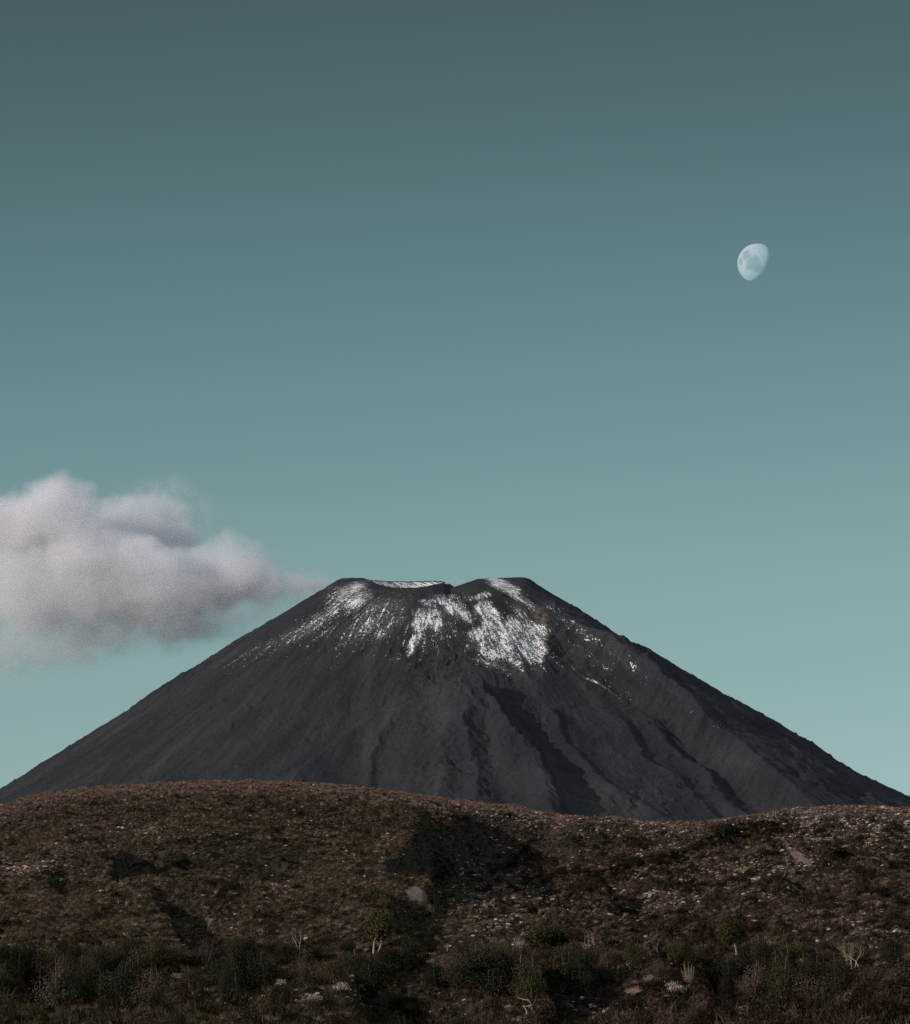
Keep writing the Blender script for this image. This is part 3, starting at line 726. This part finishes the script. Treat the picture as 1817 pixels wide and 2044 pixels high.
place('brown', 380, 1985, 66, 'large round brown bush under the very pale bush top', 'shrub', i=0)
place('grey', 1015, 2024, 30, 'pale grey bush beside the upright tan bush at the bottom', 'shrub', i=1)
place('grey', 1034, 2046, 38, 'flat near white bush cut by the bottom edge of the picture', 'shrub', i=2, hfac=.7)
place('grey', 1345, 1985, 46, 'wide grey leaning bush beside the reddish bare stems', 'shrub', i=0)
place('grey', 1300, 1965, 30, 'grey bush left of the wide grey leaning bush', 'shrub', i=2)
place('grey', 860, 1928, 22, 'small pale bush on the right rim of the central hollow', 'shrub', i=0)
place('tussock', 521, 2052, 66, 'large pale tan tussock cut by the bottom edge left of centre', 'tussock', i=0)
place('tussock', 594, 2008, 20, 'small bright tan tussock on the bare bank', 'tussock', i=1, hfac=1.2)
place('tussock', 663, 2034, 28, 'drooping tan tussock right of the big bottom edge tussock', 'tussock', i=2)
place('tussock', 985, 2038, 30, 'upright tan tussock left of the flat near white bush', 'tussock', i=0, hfac=1.5)
place('tussock', 1264, 1990, 34, 'round golden tussock in front of the dark hollow', 'tussock', i=1)
place('tussock', 1661, 2042, 32, 'pale tussock below the thin white stick', 'tussock', i=2)
# a twisted dead branch
g = ground_hit(1050, 2030)
b = MB(); s = g[1] / FPX
def tw(L): return [((px - 1050) * s, 0, (2030 - py) * s) for px, py in L]
b.tube(tw([(1030,1985),(1036,1993),(1046,1996),(1054,1997),(1062,2006),(1056,2012)]), [.02, .03, .04, .05, .04, .03], 5)
b.tube(tw([(1044,2008),(1050,2016),(1053,2026),(1051,2036)]), [.04, .05, .055, .06], 5)
b.tube(tw([(1062,2006),(1050,2010),(1044,2008)]), [.03, .03, .04], 5)
o = obj('dead_branch', b.mesh('dead_branch', True), M_bark); o.location = (g[0], g[1] - .6, g[2]); tag(o, 'twisted pale dead branch rising above the flat near white bush', 'branch')

# the crowd of look-alike shrubs on the lower bank
LABC = {'dark': 'dark green rounded shrub crowded on the lower bank', 'brown': 'brown twiggy shrub crowded on the lower bank', 'olive': 'olive leaved shrub crowded on the lower bank'}
def crowd(kind, px, py, wpx, hpx):
    if any(abs(px - a) < (w_ + wpx) * .42 and py > b_ and py - hpx < b_ - 14 for a, b_, w_ in KEEP): return
    place(kind, px, py, wpx, LABC[kind], 'shrub', kind + ' shrubs of the lower bank', hfac=hpx / (wpx * .72))
for k_ in range(70):                                   # row along the top of the bank
    px = -20 + 1860 * (k_ + random.random()) / 70; py = random.uniform(1912, 1940)
    kind = random.choice(['olive', 'olive', 'brown', 'dark'])
    crowd(kind, px, py, random.uniform(44, 90), py - random.uniform(1878, 1902))
for k_ in range(92):                                   # tall dark front of the bank
    px = -30 + 1880 * (k_ + random.random()) / 92; py = random.uniform(1945, 2026)
    if 740 < px < 870 and py > 1975: continue
    kind = random.choice(['dark', 'dark', 'dark', 'brown', 'olive'])
    crowd(kind, px, py, random.uniform(44, 135), max(24, min(py - random.uniform(1893, 1950), 98)))
for k_ in range(60):                                   # small ones at the foot
    px = random.uniform(-20, 1837); py = random.uniform(2000, 2062)
    crowd(random.choice(['brown', 'brown', 'dark']), px, py, random.uniform(20, 52), random.uniform(14, 34))
for k_ in range(46):
    px = random.uniform(-10, 1830); py = random.choice([random.uniform(1995, 2050), random.uniform(1700, 1890)])
    if any(abs(px - a) < 30 and abs(py - b_) < 30 for a, b_, w_ in KEEP): continue
    place('tussock', px, py, random.uniform(9, 18), 'small straw coloured tussock dotted among the heath', 'tussock', 'small straw tussocks')
for k_ in range(85):
    px = random.uniform(-20, 1837); py = random.uniform(1660, 1885)
    kind = random.choice(['dark', 'brown', 'brown'])
    place(kind, px, py, random.uniform(10, 24), 'low ' + kind + ' bush dotted on the upper slopes', 'shrub', kind + ' bushes on the upper slopes', hfac=random.uniform(.6, .9))

# ------------------------------------------------------------------ moon
MD = 150000.0
pm = at(1506 + 6, 525.5, MD); dist = float(np.linalg.norm(pm)); mr_ = 39.3 / FPX * dist
import bmesh
bm = bmesh.new(); bmesh.ops.create_uvsphere(bm, u_segments=96, v_segments=64, radius=mr_)
me = bpy.data.meshes.new('moon'); bm.to_mesh(me); bm.free(); me.polygons.foreach_set('use_smooth', [True] * len(me.polygons))
m, nt = new_mat('moon'); K = N(nt)
tcn = K.n('ShaderNodeTexCoord').outputs['Object']
pn = K.vm('MULTIPLY', tcn, (1 / mr_,) * 3)
wv = K.vm('ADD', pn, K.vm('MULTIPLY', K.vm('SUBTRACT', K.noise(pn, 3.0, 4, 0.6, out='Color'), (.5, .5, .5)), (.5, .5, .5)))
mare = None
for c_, r_ in (((-.62, -.7, .32), .30), ((-.88, -.45, .02), .22), ((-.30, -.92, -.12), .36), ((-.10, -.95, -.38), .30), ((-.45, -.85, -.35), .22), ((-.1, -.95, .1), .16)):
    d_ = K.math('DIVIDE', K.vm('DISTANCE', wv, c_, out=1), r_)
    mare = d_ if mare is None else K.math('MINIMUM', mare, d_)
mare = K.mr(mare, 0.55, 1.35)
sp_ = K.noise(pn, 7, 5, 0.65)
c = K.mix(mare, (0.42, 0.45, 0.48, 1), (0.95, 0.95, 0.97, 1))
c = K.mix(.25, c, K.ramp(sp_, [(0.3, (0.2, 0.2, 0.2)), (0.7, (0.9, 0.9, 0.9))]))
c = K.mix(1.0, c, (0.36, 0.365, 0.39, 1), 'MULTIPLY')
dif = K.n('ShaderNodeBsdfDiffuse'); K.set(dif.inputs[0], c)
tr = K.n('ShaderNodeBsdfTransparent'); ad = K.n('ShaderNodeAddShader')
nrm = K.n('ShaderNodeNewGeometry').outputs['Normal']
day = K.mr(K.vm('DOT_PRODUCT', nrm, tuple(SUN), out=1), -0.02, 0.24)      # terminator shade put into the shader by sun direction; night side left invisible
dm = K.n('ShaderNodeMixShader'); K.set(dm.inputs[0], day); K.set(dm.inputs[2], dif.outputs[0])
K.set(ad.inputs[0], dm.outputs[0]); K.set(ad.inputs[1], tr.outputs[0])
mx = K.n('ShaderNodeMixShader'); K.set(mx.inputs[0], K.n('ShaderNodeNewGeometry').outputs['Backfacing'])
K.set(mx.inputs[1], ad.outputs[0]); K.set(mx.inputs[2], tr.outputs[0])
o_ = K.n('ShaderNodeOutputMaterial'); K.set(o_.inputs[0], mx.outputs[0])
moon = obj('moon', me, m); moon.location = tuple(pm); tag(moon, 'pale gibbous moon high in the teal sky at right', 'moon')

# ------------------------------------------------------------------ cloud
CY = 8700.0
LOB = [ # px, py, rx, ry, depth offset, density
 (126,1004,108,78,-90,1.7),(55,1065,110,60,-20,1.0),(210,1095,130,62,-60,.95),(310,1112,90,55,-90,.9),(30,1030,110,80,-40,1.3),(225,1040,120,85,60,.9),(310,1005,85,52,120,.55),(372,1062,60,60,120,.55),(300,1080,130,95,90,.9),(160,1110,200,100,-20,.9),(-40,1090,110,110,0,1.0),
 (455,1122,100,92,-40,1.15),(510,1160,110,68,-20,.75),(300,1160,220,90,-60,.9),(40,1170,170,90,-60,.9),(575,1180,110,50,0,.5),(395,1160,130,70,0,.8),
 (290,1222,330,75,0,.50),(80,1240,220,60,20,.48),(5,1320,90,55,0,.5),(350,1045,70,62,100,.6),(625,1172,80,36,0,.4),(545,1065,70,44,0,.28),(400,1265,160,40,0,.4),(180,1285,140,34,0,.35)]
VEIL = [(255,1228,340,85,0),(90,1290,190,60,0),(565,1180,135,62,0),(10,1330,110,60,0),(335,1035,120,95,120)]
lob = []; vei = []
for px, py, rx, ry, dy, dn in LOB:
    p = at(px, py, CY + dy); k_ = (CY + dy) / FPX
    lob.append((p, (rx * k_, rx * k_ * .8, ry * k_), dn))
for px, py, rx, ry, dy in VEIL:
    p = at(px, py, CY + dy); k_ = (CY + dy) / FPX; vei.append((p, (rx * k_, rx * k_ * .6, ry * k_), 1))
bm = bmesh.new()
for p, r3, dn in lob + vei:
    ret = bmesh.ops.create_icosphere(bm, subdivisions=4, radius=1.0)
    for v in ret['verts']:
        v.co = Vector((v.co.x * r3[0], v.co.y * r3[1], v.co.z * r3[2])) * 1.02 + Vector(tuple(p - lob[0][0]))
me = bpy.data.meshes.new('cloud'); bm.to_mesh(me); bm.free()
cl = obj('cloud', me)
rm = cl.modifiers.new('r', 'REMESH'); rm.mode = 'VOXEL'; rm.voxel_size = 9.0
dg = bpy.context.evaluated_depsgraph_get(); me2 = bpy.data.meshes.new_from_object(cl.evaluated_get(dg))
cl.modifiers.clear(); cl.data = me2; me2.name = 'cloud'; cl.location = tuple(lob[0][0])
m, nt = new_mat('cloud vapour'); K = N(nt)
pos = K.n('ShaderNodeTexCoord').outputs['Object']
warp = K.vm('SUBTRACT', K.noise(pos, 1 / 70.0, 2, 0.5, out='Color'), (0.5, 0.5, 0.5))
wp = K.vm('ADD', pos, K.vm('MULTIPLY', warp, (90, 90, 70)))
acc = None
for p, r3, dn in lob:
    c = tuple(float(v) for v in (p - lob[0][0]))
    d = K.vm('LENGTH', K.vm('MULTIPLY', K.vm('SUBTRACT', wp, c), tuple(1 / v for v in r3)), out=1)
    f = K.math('MULTIPLY', K.math('SUBTRACT', 1.0, d, clamp=True), dn)
    acc = f if acc is None else K.math('ADD', acc, f)
nzz = K.math('ADD', K.math('MULTIPLY', K.noise(pos, 1 / 95.0, 2, 0.5), 0.75), K.math('MULTIPLY', K.noise(pos, 1 / 26.0, 5, 0.66), 0.62))
den = K.math('SUBTRACT', acc, K.math('MULTIPLY', nzz, 0.88))
den = K.math('ADD', den, 0.25)
den = K.math('MULTIPLY', K.math('MAXIMUM', den, 0.0), K.math('MULTIPLY', K.math('MINIMUM', K.math('MULTIPLY', acc, 4.0), 1.0), 0.044))
va = None
for p, r3, dn in vei:
    c = tuple(float(v) for v in (p - lob[0][0]))
    f = K.math('SUBTRACT', 1.0, K.vm('LENGTH', K.vm('MULTIPLY', K.vm('SUBTRACT', wp, c), tuple(1 / v for v in r3)), out=1), clamp=True)
    va = f if va is None else K.math('ADD', va, f)
vn = K.mr(K.noise(pos, 1 / 48.0, 5, 0.62, dist=.6), 0.36, 0.72)
den = K.math('ADD', den, K.math('MULTIPLY', K.math('MULTIPLY', va, vn), 0.019))
pv = K.n('ShaderNodeVolumePrincipled'); pv.inputs['Color'].default_value = (0.990, 0.972, 0.990, 1); K.set(pv.inputs['Density'], den); pv.inputs['Anisotropy'].default_value = 0.1
o_ = K.n('ShaderNodeOutputMaterial'); K.set(o_.inputs['Volume'], pv.outputs[0])
me2.materials.clear(); me2.materials.append(m)
tag(cl, 'grey and white puffy cloud drifting left of the summit', 'cloud')

# ------------------------------------------------------------------ render settings
sc.view_settings.view_transform = 'Standard'; sc.view_settings.look = 'None'; sc.view_settings.exposure = 0; sc.view_settings.gamma = 1
sc.render.engine = 'CYCLES'
cy = sc.cycles
cy.use_denoising = False; cy.use_adaptive_sampling = False; cy.max_bounces = 8; cy.diffuse_bounces = 3; cy.volume_bounces = 7; cy.transparent_max_bounces = 12
cy.volume_step_rate = 0.35; cy.volume_max_steps = 256
